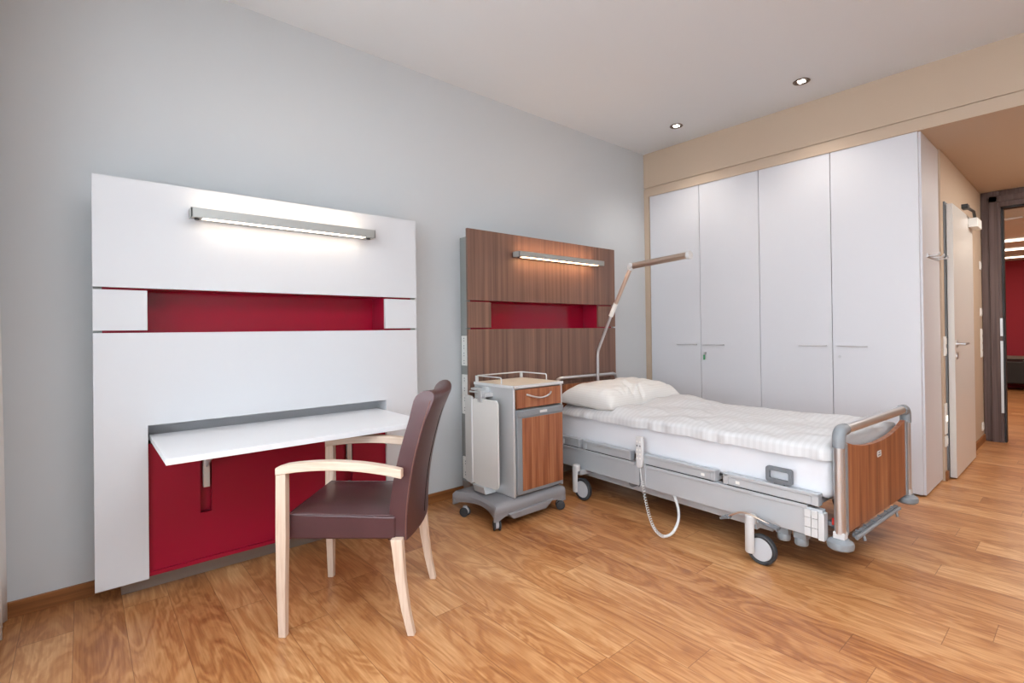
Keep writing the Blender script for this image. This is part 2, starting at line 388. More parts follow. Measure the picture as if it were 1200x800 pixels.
# ------------------------------------------------------------------ recessed downlights
def downlight(x, y, label):
    t = thing('ceiling_downlight', label, 'light', (x, y, CZ), 0, 'recessed spots in the white ceiling')
    MB().lathe([(.052, 0), (.057, -.004), (.054, -.007), (.042, -.006), (.041, .0)]).build('rim', 'spotrim', t)
    MB().lathe([(.0415, -.002), (.041, -.0055), (.03, -.001), (.001, -.0008)]).build('reflector', 'reflector', t)
    for k in range(4):
        a = PI/4+k*PI/2
        MB().lathe([(.001, -.008), (.008, -.0075), (.0125, -.004), (.0125, -.001)], (.0165*math.cos(a), .0165*math.sin(a), 0)).build('bulb', 'spot', t)
    l = bpy.data.lights.new('downlight_beam', 'SPOT'); l.energy = 24; l.spot_size = math.radians(115); l.spot_blend = .8; l.color = (1, .93, .84); l.shadow_soft_size = .03
    lo = bpy.data.objects.new('downlight_beam', l); lo.location = (0, 0, -.02); lo.parent = t; COL.objects.link(lo)
downlight(4.02, -.63, 'round recessed ceiling spot nearer the corner above the bed')
downlight(4.015, -1.655, 'round recessed ceiling spot further right, above the wardrobe front')

# ------------------------------------------------------------------ wall units
PY = -.23
def wall_unit(x0, x1, label, skin, top, b_z, tabl, tabr, desk):
    t = thing('headwall_panel', label, 'wall panel', ((x0+x1)/2, 0, 0))
    c = (x0+x1)/2; a, b = x0-c, x1-c; T = .02; lit = tabl-c; rit = tabr-c; F0 = PY
    zt, zb = 1.413, 1.222              # slot
    g = .011
    # carcass behind the skins
    cx0, cx1 = a+.095, b-.075
    cm = MB()
    cm.box(cx0, cx1, -.03, -.002, .11, top-.028)                  # back
    cm.box(cx0, cx0+.02, F0+T+.002, -.03, .11, top-.028).box(cx1-.02, cx1, F0+T+.002, -.03, .11, top-.028)
    cm.box(cx0+.02, cx1-.02, F0+T+.002, -.03, top-.05, top-.028)
    cm.box(cx0+.02, cx1-.02, F0+T+.012, -.03, .11, .13)
    cm.build('carcass', 'carcass', t)
    MB().box(cx0, cx1, -.095, -.002, 0, .108).build('plinth', 'plinth', t, .001)
    # skins
    MB().box(a, b, F0, F0+T, zt+g*.0, top).build('upper_panel', skin, t, .0012)
    for (u0, u1) in ((a, lit), (rit, b)):
        MB().box(u0, u1, F0, F0+T, zb+.0, zt-g).build('slot_cover', skin, t, .0012)
    # red lined slot
    s = MB()
    s.box(lit-.095, rit+.105, -.05, -.035, zb-.03, zt+.03)
    s.build('slot_back', 'redgloss', t)
    s = MB()
    s.box(lit-.095, rit+.105, F0+T+.001, -.05, zt, zt+.012).box(lit-.095, rit+.105, F0+T+.001, -.05, zb-.024, zb-.012)
    s.box(rit-.0, rit+.012, F0+T+.001, -.05, zb-.012, zt).box(lit-.012, lit, F0+T+.001, -.05, zb-.012, zt)
    # red backing strips visible in the thin joints
    s.box(a+.032, lit-.012, F0+T+.001, F0+T+.012, zb-.024, zt+.012).box(rit+.012, b-.032, F0+T+.001, F0+T+.012, zb-.024, zt+.012)
    s.build('slot_liner', 'red', t)
    for (u0, u1) in ((a, a+.032), (b-.032, b)):
        MB().box(u0+.001, u1, F0+T+.001, F0+T+.010, zb-.02, zt+.008).build('joint_strip', 'carcass', t)
    zl = zb-g
    if not desk:
        MB().box(a, b, F0, F0+T, b_z, zl).build('lower_panel', skin, t, .0012)
    else:
        ox0, ox1, oz = .224-c, 1.398-c, .788
        poly = [(a, b_z), (ox0, b_z), (ox0, oz), (ox1, oz), (ox1, b_z), (b, b_z), (b, zl), (a, zl)]
        s = MB()
        bmv = [[s.bm.verts.new((u, y, v)) for u, v in poly] for y in (F0, F0+T)]
        for y in (0, 1):
            V = bmv[y]
            s.bm.faces.new((V[0], V[1], V[2], V[7])); s.bm.faces.new((V[2], V[3], V[6], V[7])); s.bm.faces.new((V[3], V[4], V[5], V[6]))
        for i in range(8): s.bm.faces.new((bmv[0][i], bmv[0][(i+1) % 8], bmv[1][(i+1) % 8], bmv[1][i]))
        s.build('lower_panel', skin, t, .0012)
        # niche behind the desk hinge
        s = MB().box(ox0-.02, ox1+.02, -.10, -.088, .70, oz+.03).box(ox0-.02, ox1+.02, F0+T, -.10, oz, oz+.03)
        s.box(ox1, ox1+.02, F0+T, -.10, .70, oz).box(ox0-.02, ox0, F0+T, -.10, .70, oz)
        s.build('niche', 'white', t)
        # red knee panel with two recessed bracket slots
        ry0, ry1 = F0+T+.004, F0+T+.022
        xs = [ox0-.02, .430-c, .478-c, 1.145-c, 1.193-c, ox1+.02]
        s = MB()
        for i in range(5):
            if i in (1, 3):
                s.box(xs[i], xs[i+1], ry0, ry1, .118, .335).box(xs[i], xs[i+1], ry1+.012, ry1+.016, .335, .70)
                s.box(xs[i]-.004, xs[i], ry1, ry1+.016, .33, .70).box(xs[i+1], xs[i+1]+.004, ry1, ry1+.016, .33, .70)
            else: s.box(xs[i], xs[i+1], ry0, ry1, .118, .70)
        s.box(ox0, ox1, ry0-.012, ry0, .100, .118)
        s.build('knee_panel', 'red', t)
        # desk flap
        dt = MB().box(.234-c, 1.372-c, -.775, -.155, .711, .735).build('desk_flap', 'desk', t, .002)
        for x in (.454-c, 1.169-c):
            s = MB().box(x-.013, x+.013, -.222, -.198, .46, .711).box(x-.013, x+.013, -.55, -.222, .697, .711)
            s.prism([(-.52, .700), (-.222, .700), (-.222, .56), (-.235, .56)], x-.003, x+.003, 'YZ')
            s.build('bracket', 'alu', dt, .001)
    return t, c
u1, c1 = wall_unit(.034, 1.612, 'white headwall panel with a red slot and a fold-down desk over a red knee panel', 'white', 1.902, .094, .226, 1.398, True)
u2, c2 = wall_unit(2.015, 3.630, 'walnut headwall panel with a red slot, behind the head of the bed', 'walnut', 1.910, .150, 2.215, 3.400, False)
# socket strips on the open side of the walnut unit
for i, (z0, z1, n, lab) in enumerate(((.95, 1.165, 4, 'upper white socket strip on the left side of the walnut panel'), (.60, .885, 4, 'middle white socket strip on the left side of the walnut panel'), (.13, .29, 2, 'lowest white socket strip on the left side of the walnut panel, near the floor'))):
    t = thing('socket_strip', lab, 'socket', (2.1085, -.055, z0), 0, 'socket strips of the walnut panel')
    h = z1-z0
    MB().box(-.008, 0, -.035, .035, 0, h).build('plate', 'plastic', t, .002)
    for k in range(n):
        zc = h*(k+.5)/n
        MB().lathe([(.024, -.0095), (.024, -.0082), (.020, -.0082), (.020, -.0085)], (0, 0, zc), 'X', 20).build('socket', 'carcass' if False else 'plastic', t)
        MB().box(-.0105, -.0082, -.004, .004, zc-.012, zc-.006).box(-.0105, -.0082, -.004, .004, zc+.006, zc+.012).build('contact', 'beddark', t)

# ------------------------------------------------------------------ wall lamps
def wall_lamp(x0, x1, z0, z1, label, sw, glow='glow', up='glowup'):
    c = (x0+x1)/2; L = (x1-x0)/2; h = z1-z0
    t = thing('wall_lamp', label, 'lamp', (c, PY, z0), 0, 'long lamps on the headwall panels')
    y0 = -.10
    s = MB().box(-L, L, y0, y0+.006, 0, h).box(-L, L, -.030, -.024, .003, h)          # front and back cheeks
    s.box(-L, L, y0+.006, -.030, h*.45, h*.5)
    s.box(-L, -L+.006, y0, -.024, 0, h).box(L-.006, L, y0, -.024, 0, h)
    s.box(-L+.006, -L+.05, y0+.006, -.03, .001, .004).box(L-.05, L-.006, y0+.006, -.03, .001, .004)
    s.build('housing', 'lamp', t, .001)
    MB().box(-L+.05, L-.05, y0+.008, -.034, .003, .007).build('diffuser', glow, t)
    MB().box(-L+.05, L-.05, y0+.010, -.034, h-.008, h-.004).build('uplight', up, t)
    for x in (-L*.6, L*.6): MB().box(x-.02, x+.02, -.024, 0, .008, h-.008).build('bracket', 'lamp', t)
    for x in sw: MB().lathe([(.001, -.006), (.010, -.006), (.011, -.004), (.011, .001)], (x*(L-.028), -.062, 0), 'Z', 16).build('switch', 'black', t)
wall_lamp(.385, 1.293, 1.745, 1.790, 'long grey lamp on the white headwall panel', (-1, 1))
wall_lamp(2.405, 3.365, 1.737, 1.777, 'long grey lamp on the walnut headwall panel', (-1,), 'glow_warm', 'glow_warm')

# ------------------------------------------------------------------ wardrobes
ys = [-.060, -.603, -1.152, -1.700, -2.245]
names = [('left', 'closer to the corner'), ('right', 'beside the corridor')]
def bar_handle(parent, ya, yb, z):
    s = MB().tube([(-.028, ya, z), (-.028, yb, z)], .004, 10)
    for y in (ya+.012, yb-.012) if ya < yb else (ya-.012, yb+.012): s.tube([(-.028, y, z), (.0, y, z)], .0045, 10)
    return s.build('handle', 'chrome', parent)
for w_ in range(2):
    ya, yb = ys[2*w_], ys[2*w_+2]
    t = thing('wardrobe', ['white two-door wardrobe nearest the grey wall, a green key tag on its right door', 'white two-door wardrobe at the end of the row, beside the corridor'][w_], 'wardrobe', (LX+.01, (ya+yb)/2, 0), 0, 'white built-in wardrobes')
    yc = (ya+yb)/2
    end = -.012 if w_ else 0
    s = MB().box(.021, .59, yb-yc+end, yb-yc+.018, .012, 2.557).box(.021, .59, ya-yc-.018, ya-yc-.001, .012, 2.557)
    s.box(.021, .59, yb-yc, ya-yc-.001, 2.537, 2.557).box(.05, .59, yb-yc+.018, ya-yc-.018, .0, .07).box(.575, .59, yb-yc+.018, ya-yc-.018, .07, 2.537)
    s.build('body', 'wardrobe', t, .001)
    for k in range(2):
        d0, d1 = ys[2*w_+k], ys[2*w_+k+1]
        m_ = MB().box(0, .020, d1-yc+.002, d0-yc-.002, .016, 2.556)
        d = m_.build('door', 'wardrobe', t, .0015)
        if k == 0: bar_handle(d, d1-yc+.030, d1-yc+.235, 1.043 if w_ == 0 else 1.048)
        else:
            bar_handle(d, d0-yc-.035, d0-yc-.235, 1.043 if w_ == 0 else 1.048)
            MB().lathe([(.001, -.006), (.009, -.006), (.010, -.004), (.010, .0)], (0, d0-yc-.045, .965), 'X', 18).build('lock', 'chrome', d)
t = thing('key', 'small key with green tag in the lock of the second wardrobe door', 'key', (LX+.002, -.648, .965))
s = MB().tube([(-.004, 0, 0), (-.02, 0, 0)], .002, 8).lathe([(.001, -.022), (.009, -.022), (.009, -.019), (.001, -.019)], (0, 0, 0), 'X', 16)
s.build('shank', 'chrome', t)
MB().prism(rrect(-.009, .009, -.062, -.014, .006), -.0215, -.0175, 'YZ').build('tag', 'green', t, .001)
# coat hooks on the end panel
t = thing('coat_hook_rail', 'chrome coat hooks on the side of the wardrobe facing the corridor', 'hook', (4.80, -2.2572, 1.70))
MB().box(-.20, .20, -.006, 0, -.012, .012).build('plate', 'chrome', t, .001)
for k in range(3):
    x = -.15+.15*k
    MB().tube([(x, -.006, 0), (x, -.05, 0), (x, -.06, .012)], .005, 10).lathe([(.001, -.066), (.011, -.066), (.011, -.060), (.001, -.060)], (x, 0, .012), 'Y', 14).build('hook', 'chrome', t)

# ------------------------------------------------------------------ corridor door
m = MB().box(5.115, 5.155, WY-.012, WY+.03, 0, 2.165).box(6.07, 6.11, WY-.012, WY+.03, 0, 2.165).box(5.155, 6.07, WY-.012, WY+.03, 2.14, 2.165)
d1 = struct('door_1', m, 'steel', .002)
lf = MB().box(5.135, 6.075, -2.325, -2.285, .012, 2.145).build('door_leaf', 'leaf', d1, .002)
s = MB().tube([(5.215, -2.325, 1.05), (5.215, -2.372, 1.05)], .010, 12).tube([(5.215, -2.372, 1.05), (5.235, -2.376, 1.05), (5.345, -2.376, 1.05)], .009, 12)
s.lathe([(.001, -2.331), (.026, -2.331), (.026, -2.325), (.001, -2.325)], (5.215, 0, 1.05), 'Y', 20)
s.build('handle', 'chrome', lf)
MB().lathe([(.001, -2.331), (.025, -2.331), (.025, -2.325), (.001, -2.325)], (5.215, 0, .955), 'Y', 20).build('lock_rose', 'chrome', lf)
MB().box(5.86, 6.10, -2.385, -2.325, 2.045, 2.125).build('closer_box', 'plastic', lf, .004)
s = MB().tube([(5.60, -2.34, 2.185), (5.78, -2.37, 2.165), (5.93, -2.36, 2.135)], .011, 8).box(5.56, 5.66, -2.36, -2.32, 2.165, 2.20)
s.build('closer_arm', 'black', lf)
# switches
def plate(x, z, w_, h, lab, cat, rock=1, m='plastic', nm='light_switch', g=None):
    t = thing(nm, lab, cat, (x, WY, z), 0, g)
    MB().box(-w_/2, w_/2, -.009, 0, -h/2, h/2).build('plate', 'plastic', t, .002)
    for k in range(rock):
        zc = -h/2+h*(k+.5)/rock
        MB().box(-w_*.36, w_*.36, -.013, -.009, zc-min(w_*.36, h/rock*.42), zc+min(w_*.36, h/rock*.42)).build('rocker' if nm == 'light_switch' else 'insert', m, t, .0015)
plate(5.075, 1.035, .065, .15, 'two-gang white light switch beside the open-edged corridor door', 'switch', 2)
plate(5.072, .475, .065, .235, 'tall glowing white night light low beside the corridor door', 'light', 1, 'nightlight', 'night_light')
plate(5.072, .30, .065, .08, 'single white wall socket under the night light', 'socket', 1, 'plastic', 'wall_socket')
plate(6.96, 1.80, .08, .085, 'small white thermostat high on the tan wall near the dark doorway', 'thermostat', 1, 'plastic', 'thermostat')
plate(6.96, 1.325, .08, .085, 'single white switch plate below the thermostat', 'switch', 1)
plate(6.96, 1.01, .08, .29, 'tall white switch plate with four rockers near the dark doorway', 'switch', 4)
plate(6.96, .16, .08, .085, 'white wall socket just above the skirting near the dark doorway', 'socket', 1, 'plastic', 'wall_socket')

# ------------------------------------------------------------------ curtain
s = MB(); rows = []
for zi in range(13):
    z = .015+2.90*zi/12; row = []
    for k in range(61):
        y = -.05-.50*k/60; fl = .5+.5*(1-zi/12)
        row.append((-.305+.022*(1-zi/12)+.032*fl*math.sin(k*.9)+.01*math.sin(k*.37+zi*.2), y+.012*math.sin(k*.9+1), z))
    rows.append(row)
s.loft(rows, False)
cu = s.build('curtain', 'curtain'); q = cu.modifiers.new('solid', 'SOLIDIFY'); q.thickness = .003
tag(cu, 'cream floor-length curtain at the left edge beside the window', 'curtain')
t = thing('curtain_rail', 'slim white curtain rail on the ceiling along the window', 'rail', (-.305, -2.6, CZ))
MB().box(-.015, .015, -2.55, 2.58, -.085, 0).build('track', 'pvc', t)

# ------------------------------------------------------------------ armchair
def armchair():
    t = thing('armchair', 'beech armchair with dark brown leather seat and back, pulled up to the desk', 'chair', (.944, -.915, 0), math.radians(137.6-90))
    # local: +y forward, +x = chair's right, -x = left (camera side)
    def leg(sx, y0, pts):
        s = MB(); rings = []
        for (y, z, wy, wx) in pts:
            x = sx*.243
            rings.append([(x-wx/2, y-wy/2, z), (x+wx/2, y-wy/2, z), (x+wx/2, y+wy/2, z), (x-wx/2, y+wy/2, z)])
        return s.loft(rings)
    for sx in (-1, 1):
        leg(sx, 0, [(.246, 0, .028, .030), (.248, .2, .036, .034), (.246, .40, .042, .036), (.244, .652, .040, .036)]).build('front_leg', 'beech', t, .003)
        leg(sx*.93, 0, [(-.262, 0, .028, .030), (-.240, .10, .032, .032), (-.222, .22, .038, .034), (-.208, .38, .046, .036)]).build('rear_leg', 'beech', t, .003)
        # armrest, slightly arched
        s = MB(); rings = []
        n = 12
        for k in range(n+1):
            f = k/n; y = .264-.500*f
            zt = .676+.088*f-.104*f*f
            if k == 0: zt = .670
            th = .036 if k else .030
            x = sx*.243; wx = .044-.006*f
            rings.append([(x-wx/2, y, zt-th), (x+wx/2, y, zt-th), (x+wx/2, y, zt), (x-wx/2, y, zt)])
        s.loft(rings).build('armrest', 'beech_arm', t, .004)
    # seat: padded block
    s = MB().box(-.222, .222, -.20, .232, .372, .478)
    for v in s.bm.verts:
        if v.co.z > .4 and v.co.y < 0: v.co.z -= .012
    bmesh.ops.subdivide_edges(s.bm, edges=s.bm.edges, cuts=7, use_grid_fill=True)
    for v in s.bm.verts:
        c = v.co; ex = 1-(abs(c.x)/.222)**4; ey = 1-(abs(c.y-.016)/.216)**4
        if c.z > .45: c.z += .018*ex*ey+.0025*noise.noise(c*9)
    so = s.build('seat', 'leather', t, .016, 3, angle=60)
    # seam piping around the top edge of the seat
    MB().tube([(-.2235, -.19, .470), (-.2235, .2335, .474), (.2235, .2335, .474), (.2235, -.19, .470)], .0025, 8).build('piping', 'leather', so)
    # backrest, curved slab with rolled top
    prof_f, prof_b = [], []
    def cl(z): # centre line: y as function of height
        f = (z-.365)/(.955-.365); return -.205-.125*f**1.25+.030*math.sin(f*PI)*.6
    s = MB(); rings = []
    hs = [.366+.56*k/16 for k in range(17)]
    for z in hs:
        f = (z-.366)/.56; th = .078-.012*f+(.016*max(0, f-.85)/.15)
        y = cl(z); hw = .212+.012*f
        # horizontally concave back
        ring = []
        for k in range(9):
            x = -hw+2*hw*k/8; c_ = -.030*(1-(x/hw)**2)
            ring.append((x, y+th/2+c_, z+.0*x))
        for k in range(9):
            x = hw-2*hw*k/8; c_ = -.022*(1-(x/hw)**2)
            ring.append((x, y-th/2+c_, z))
        rings.append(ring)
    # rounded, dipped top
    z0 = hs[-1]; th0 = .082; y0 = cl(z0); hw = .224
    for a in (25, 50, 72, 88):
        ar = math.radians(a); ring = []
        thz = th0*math.cos(ar); dz = .040*math.sin(ar)
        for k in range(9):
            x = (-hw+2*hw*k/8)*(1-.02*math.sin(ar)); c_ = -.022*(1-(x/hw)**2)
            ring.append((x, y0+thz/2+c_-.012*math.sin(ar), z0+dz-.012*(1-(x/hw)**2)*math.sin(ar)))
        for k in range(9):
            x = (hw-2*hw*k/8)*(1-.02*math.sin(ar)); c_ = -.022*(1-(x/hw)**2)
            ring.append((x, y0-thz/2+c_-.012*math.sin(ar), z0+dz-.012*(1-(x/hw)**2)*math.sin(ar)))
        rings.append(ring)
    s.loft(rings)
    bk = s.build('backrest', 'leather', t, .008, 3, angle=50)
    # stitched seams down both outer sides and the middle seam of the back
    for x0 in (-.2, .2):
        sg = 1 if x0 > 0 else -1
        MB().tube([(sg*(.212+.012*(z-.366)/.56+.0005), cl(z)-(.078-.012*(z-.366)/.56)/2+.006, z) for z in hs], .0018, 6).build('seam', 'thread', bk)
    MB().tube([(0.02, cl(z)-(.078-.012*(z-.366)/.56)/2-.0225, z) for z in hs[1:]], .0018, 6).build('seam', 'black', bk)
armchair()

# ------------------------------------------------------------------ bedside cabinet
def bedside():
    ox, oy = 2.228, -.50
    t = thing('bedside_cabinet', 'silver bedside cabinet with wood drawer and door on castors beside the bed', 'cabinet', (ox, oy, 0))
    X0, X1, Y0, Y1 = 2.010-ox, 2.445-ox, -.700-oy, -.295-oy
    bd = MB().box(X0, X0+.018, Y0, Y1, .165, .842).box(X1-.018, X1, Y0, Y1, .165, .842).box(X0+.018, X1-.018, Y1-.015, Y1, .165, .842)
    bd.box(X0+.018, X1-.018, Y0+.02, Y1, .165, .183).box(X0+.018, X1-.018, Y0+.02, Y1, .690, .705).box(X0+.018, X1-.018, Y0+.02, Y1, .822, .842)
    bd.build('body', 'alu', t, .006, 3)
    MB().box(X0, X1, Y0-.004, Y1, .843, .857).build('top', 'cream', t, .004)
    MB().box(X0-.003, X1+.003, Y0-.007, Y0-.003, .840, .858).box(X0-.003, X0, Y0-.007, Y1, .840, .858).build('top_edging', 'bed2', t)
    # gallery rail
    zt = .898; xa, xb, ya, yb = X0+.015, X1-.02, Y0+.13, Y1-.012
    s = MB().tube([(xa, ya, .857), (xa, ya, zt-.008), (xa, ya+.008, zt), (xa, yb-.01, zt), (xa+.01, yb, zt), (xb-.01, yb, zt), (xb, yb-.01, zt), (xb, ya+.008, zt), (xb, ya, zt-.008), (xb, ya, .857)], .0042, 10)
    for p in ((xa, yb), (xb, yb)): s.box(p[0]-.008, p[0]+.008, p[1]-.008, p[1]+.008, .857, zt)
    s.build('gallery_rail', 'bed2', t)
    # drawer
    dr = MB().box(X0+.024, X1-.022, Y0-.006, Y0+.014, .713, .830).build('drawer', 'cherry', t, .002)
    pts = [(X0+.105+.215*k/12, Y0-.006-.028*math.sin(PI*k/12)**.5, .795-.024*math.sin(PI*k/12)) for k in range(13)]
    MB().tube(pts, [.0065]+[.0055]*11+[.0065], 10).build('handle', 'chrome', dr)
    # door
    do = MB().box(X0+.020, X1-.012, Y0-.012, Y0+.014, .182, .703).build('door', 'greyplastic', t, .005)
    MB().box(X0+.060, X1-.018, Y0-.016, Y0-.010, .202, .652).build('wood_panel', 'cherry', do, .002)
    MB().box(X0+.020, X1-.012, Y0-.020, Y0-.010, .662, .700).build('grip_bar', 'greyplastic', do, .004)
    MB().box(X0+.205, X0+.270, Y0-.0215, Y0-.019, .673, .689).build('badge', 'bed2', do, .001)
    # moulded base
    bx0, bx1, by0, by1 = 1.845-ox, 2.452-ox, -.712-oy, -.262-oy
    poly = []
    def side(p, q, d, n=8):
        px, py = p; qx, qy = q; out = []
        nx, ny = -(qy-py), qx-px; l = math.hypot(nx, ny); nx /= l; ny /= l
        for k in range(n):
            f = k/n; b_ = d*math.sin(PI*f)
            out.append((px+(qx-px)*f+nx*b_, py+(qy-py)*f+ny*b_))
        return out
    poly += side((bx0, by0), (bx1, by0), .0) + side((bx1, by0), (bx1, by1), .0) + side((bx1, by1), (bx0, by1), .0) + side((bx0, by1), (bx0, by0), .055)
    def shr(k): return [((x-.0)*k+.012*(1-k), y*k) for x, y in poly]
    s = MB().loft([[(x, y, .100) for x, y in poly], [(x, y, .128) for x, y in poly], [(x*.97+.006, y*.96, .146) for x, y in poly], [(x*.72+.035, y*.82, .164) for x, y in poly]])
    # arched side skirts
    def arch(a, b_, z0, z1, n=14):
        o = [(a, z0), (a+.035, z0)]
        for k in range(n+1):
            f = k/n; o.append((a+.045+(b_-a-.09)*f, z0+.006+(z1-z0)*.85*math.sin(PI*f)**.6))
        return o+[(b_-.035, z0), (b_, z0), (b_, z1+.015), (a, z1+.015)]
    s.build('base', 'base_grey', t, .004)
    s = MB()
    s.prism(arch(by0, by1, .062, .10), bx1-.014, bx1-.002, 'YZ')
    s.prism([(y, z) for y, z in arch(bx0, bx1, .062, .095)], by0+.002, by0+.014, 'XZ').prism(arch(bx0, bx1, .062, .095), by1-.014, by1-.002, 'XZ')
    # curved side skirt follows the waist
    rr = []
    for k in range(17):
        f = k/16; y = by1+(by0-by1)*f; x = bx0+.004+.052*math.sin(PI*f); zb = .066+.030*math.sin(PI*f)**.7
        rr.append([(x, y, zb), (x+.012, y, zb), (x+.012, y, .112), (x, y, .112)])
    s.loft(rr)
    s.build('skirt', 'base_grey', t)
    MB().prism([(bx0+.10, .092), (bx0+.14, .052), (bx1-.19, .052), (bx1-.12, .100)], by0-.012, by0+.10, 'XZ').build('battery_box', 'base_grey', t, .008, 3)
    # castors
    for i, (x, y) in enumerate(((1.878, -.360), (1.885, -.680), (2.425, -.685), (2.420, -.310))):
        e = MB().lathe([(.001, .066), (.014, .066), (.014, .058), (.010, .052), (.010, .04), (.001, .04)], (x-ox, y-oy, 0), 'Z', 16)
        a = (.4, -.5, .9, .2)[i]; mz = Matrix.Translation((x-ox, y-oy, 0)) @ Matrix.Rotation(a, 4, 'Z')
        n0 = len(e.bm.verts)
        e.lathe([(.001, -.009), (.024, -.009), (.026, -.006), (.026, .006), (.024, .009), (.001, .009)], (0, 0, .036), 'X', 20)
        e.bm.verts.ensure_lookup_table()
        for v in e.bm.verts[n0:]: v.co = mz @ v.co
        ca = e.build('castor', 'hub', t)
        wm = MB()
        for sx in (-.0165, .0165):
            wm.lathe([(.001, sx-.0065), (.026, sx-.0065), (.030, sx-.004), (.030, sx+.004), (.026, sx+.0065), (.001, sx+.0065)], (0, 0, .0300), 'X', 24)
        for v in wm.bm.verts: v.co = mz @ v.co
        wm.build('wheel', 'rubber', ca)
    # folding tray hanging at the side
    tx = 1.955-ox
    tr = MB()
    prof = [(tx, -.615-oy), (tx-.006, -.60-oy), (tx-.010, -.42-oy), (tx-.020, -.385-oy), (tx-.024, -.36-oy)]
    def slab(x0, y0, x1, y1, z0, z1, th=.014, r=.03):
        """vertical slab from (x0,y0) to (x1,y1) with its first edge's corners rounded"""
        d = Vector((x1-x0, y1-y0, 0)); l = d.length; d.normalize(); nn = Vector((-d.y, d.x, 0))
        out = [[], []]
        for (u, z) in rrect(0, l, z0, z1, r):
            for i, o_ in enumerate((-th/2, th/2)):
                p = Vector((x0, y0, z))+d*u+nn*o_; out[i].append(tuple(p))
        return out
    a_ = slab(tx+.006, -.612-oy, tx-.012, -.370-oy, .205, .762); tr.loft(a_)
    tray = tr.build('folding_tray', 'trayw', t, .003)
    MB().loft(slab(tx-.012, -.362-oy, tx+.015, -.252-oy, .195, .772, .014, .012)).build('tray_leaf', 'trayw', tray, .003)
    MB().tube([(tx-.014, -.366-oy, .21), (tx-.014, -.366-oy, .765)], .010, 12).build('tray_hinge', 'bed2', tray)
    s = MB().box(tx-.012, X0, -.50-oy, -.40-oy, .775, .80).box(tx-.02, tx+.02, -.47-oy, -.43-oy, .74, .815).tube([(tx-.03, -.36-oy, .805), (tx, -.48-oy, .80)], .006, 8)
    s.box(X0-.03, X0, -.46-oy, -.42-oy, .78, .835).box(tx-.006, X0-.012, -.42-oy, -.34-oy, .812, .826)
    s.build('tray_clamp', 'alu', t, .002)
    s = MB().prism([(-.52-oy, .165), (-.40-oy, .165), (-.38-oy, .205), (-.50-oy, .205)], tx-.03, X0+.0, 'YZ').box(tx-.01, tx+.01, -.46-oy, -.42-oy, .20, .25)
    s.build('tray_foot', 'alu', t, .003)
bedside()

# ------------------------------------------------------------------ hospital bed
TH = math.radians(3.0)
BO = Vector((3.2-.06*math.cos(TH), -2.29+.06*math.sin(TH), 0))
RZ = -TH
bed = thing('hospital_bed', 'silver-grey adjustable hospital bed with a cherry wood footboard, head to the walnut panel', 'bed', BO, RZ)
def mirror(fn):
    for sx in (1, -1): fn(sx)
YH = 2.00
# side beams
for sx in (-1, 1):
    def X(a, b): return (min(sx*a, sx*b), max(sx*a, sx*b))
    s = MB()
    s.box(*X(.462, .500), .070, 1.93, .195, .332)
    s.box(*X(.462, .506), .135, 1.08, .322, .340)
    s.box(*X(.462, .506), 1.17, 1.90, .322, .340)
    beam = s.build('side_beam', 'bed', bed, .003)
    # end cap block with its joints
    s = MB()
    for (y0, y1) in ((.088, .117), (.119, .148)):
        for (z0, z1) in ((.196, .238), (.240, .284), (.286, .322)): s.box(*X(.499, .509), y0, y1, z0, z1)
    s.box(*X(.466, .511), .060, .086, .190, .318)
    s.build('end_cap', 'bed2', beam, .0015)
    # middle hinge plates
    s = MB().box(*X(.499, .506), 1.085, 1.130, .205, .345).box(*X(.499, .506), 1.134, 1.165, .205, .345)
    s.build('joint_plate', 'bed', beam, .002)
    # folded side rails above the beam
    for (y0, y1, lab) in ((.085, .565, 'f'), (.610, 1.120, 'm'), (1.205, 1.630, 'h'), (1.670, 1.86, 'e')):
        s = MB().box(*X(.458, .498), y0, y1, .344, .404)
        s.box(*X(.496, .506), y0, y1, .388, .406).box(*X(.496, .506), y0, y0+.03, .346, .404).box(*X(.496, .506), y1-.03, y1, .346, .404)
        r_ = s.build('side_rail', 'bed', bed, .003)
        q = MB().box(*X(.4965, .4995), y0+.034, y1-.034, .348, .386); q.build('rail_insert', 'bed', r_, .001)
        MB().box(*X(.470, .4995), y0+.02, y1-.02, .3405, .3440).build('shadow_gap', 'dark', r_)
        if lab in 'fm':
            yq = y1-.075 if lab == 'f' else y0+.085
            MB().box(*X(.499, .501), yq-.016, yq+.006, .358, .374).build('release_button', 'plastic', r_, .001)
    # sockets under the beam
    for y in (.262, .178):
        s = MB().box(*X(.445, .490), y-.03, y+.03, .160, .196).lathe([(.001, .128), (.028, .128), (.031, .134), (.031, .150), (.028, .162)], (sx*.468, y, 0), 'Z', 20)
        s.build('accessory_socket', 'greyplastic', bed, .002)
# cross frame
s = MB()
for sx in (-1, 1):
    s.box(min(sx*.36, sx*.42), max(sx*.36, sx*.42), .34, 1.75, .128, .190)
for y in (.34, 1.00, 1.70): s.box(-.40, .40, y, y+.05, .150, .215)
for y in (.10, .62, 1.15, 1.68, 1.90): s.box(-.46, .46, y, y+.04, .34, .362)
s.box(-.05, .05, .4, 1.7, .20, .26)
s.build('underframe', 'bed', bed, .003)
s = MB().prism([(.36, .19), (.46, .19), (.80, .33), (.70, .33)], -.30, -.26, 'YZ').prism([(.36, .19), (.46, .19), (.80, .33), (.70, .33)], .26, .30, 'YZ')
s.prism([(1.70, .19), (1.60, .19), (1.26, .33), (1.36, .33)], -.30, -.26, 'YZ').prism([(1.70, .19), (1.60, .19), (1.26, .33), (1.36, .33)], .26, .30, 'YZ')
s.build('lift_arm', 'beddark', bed, .003)
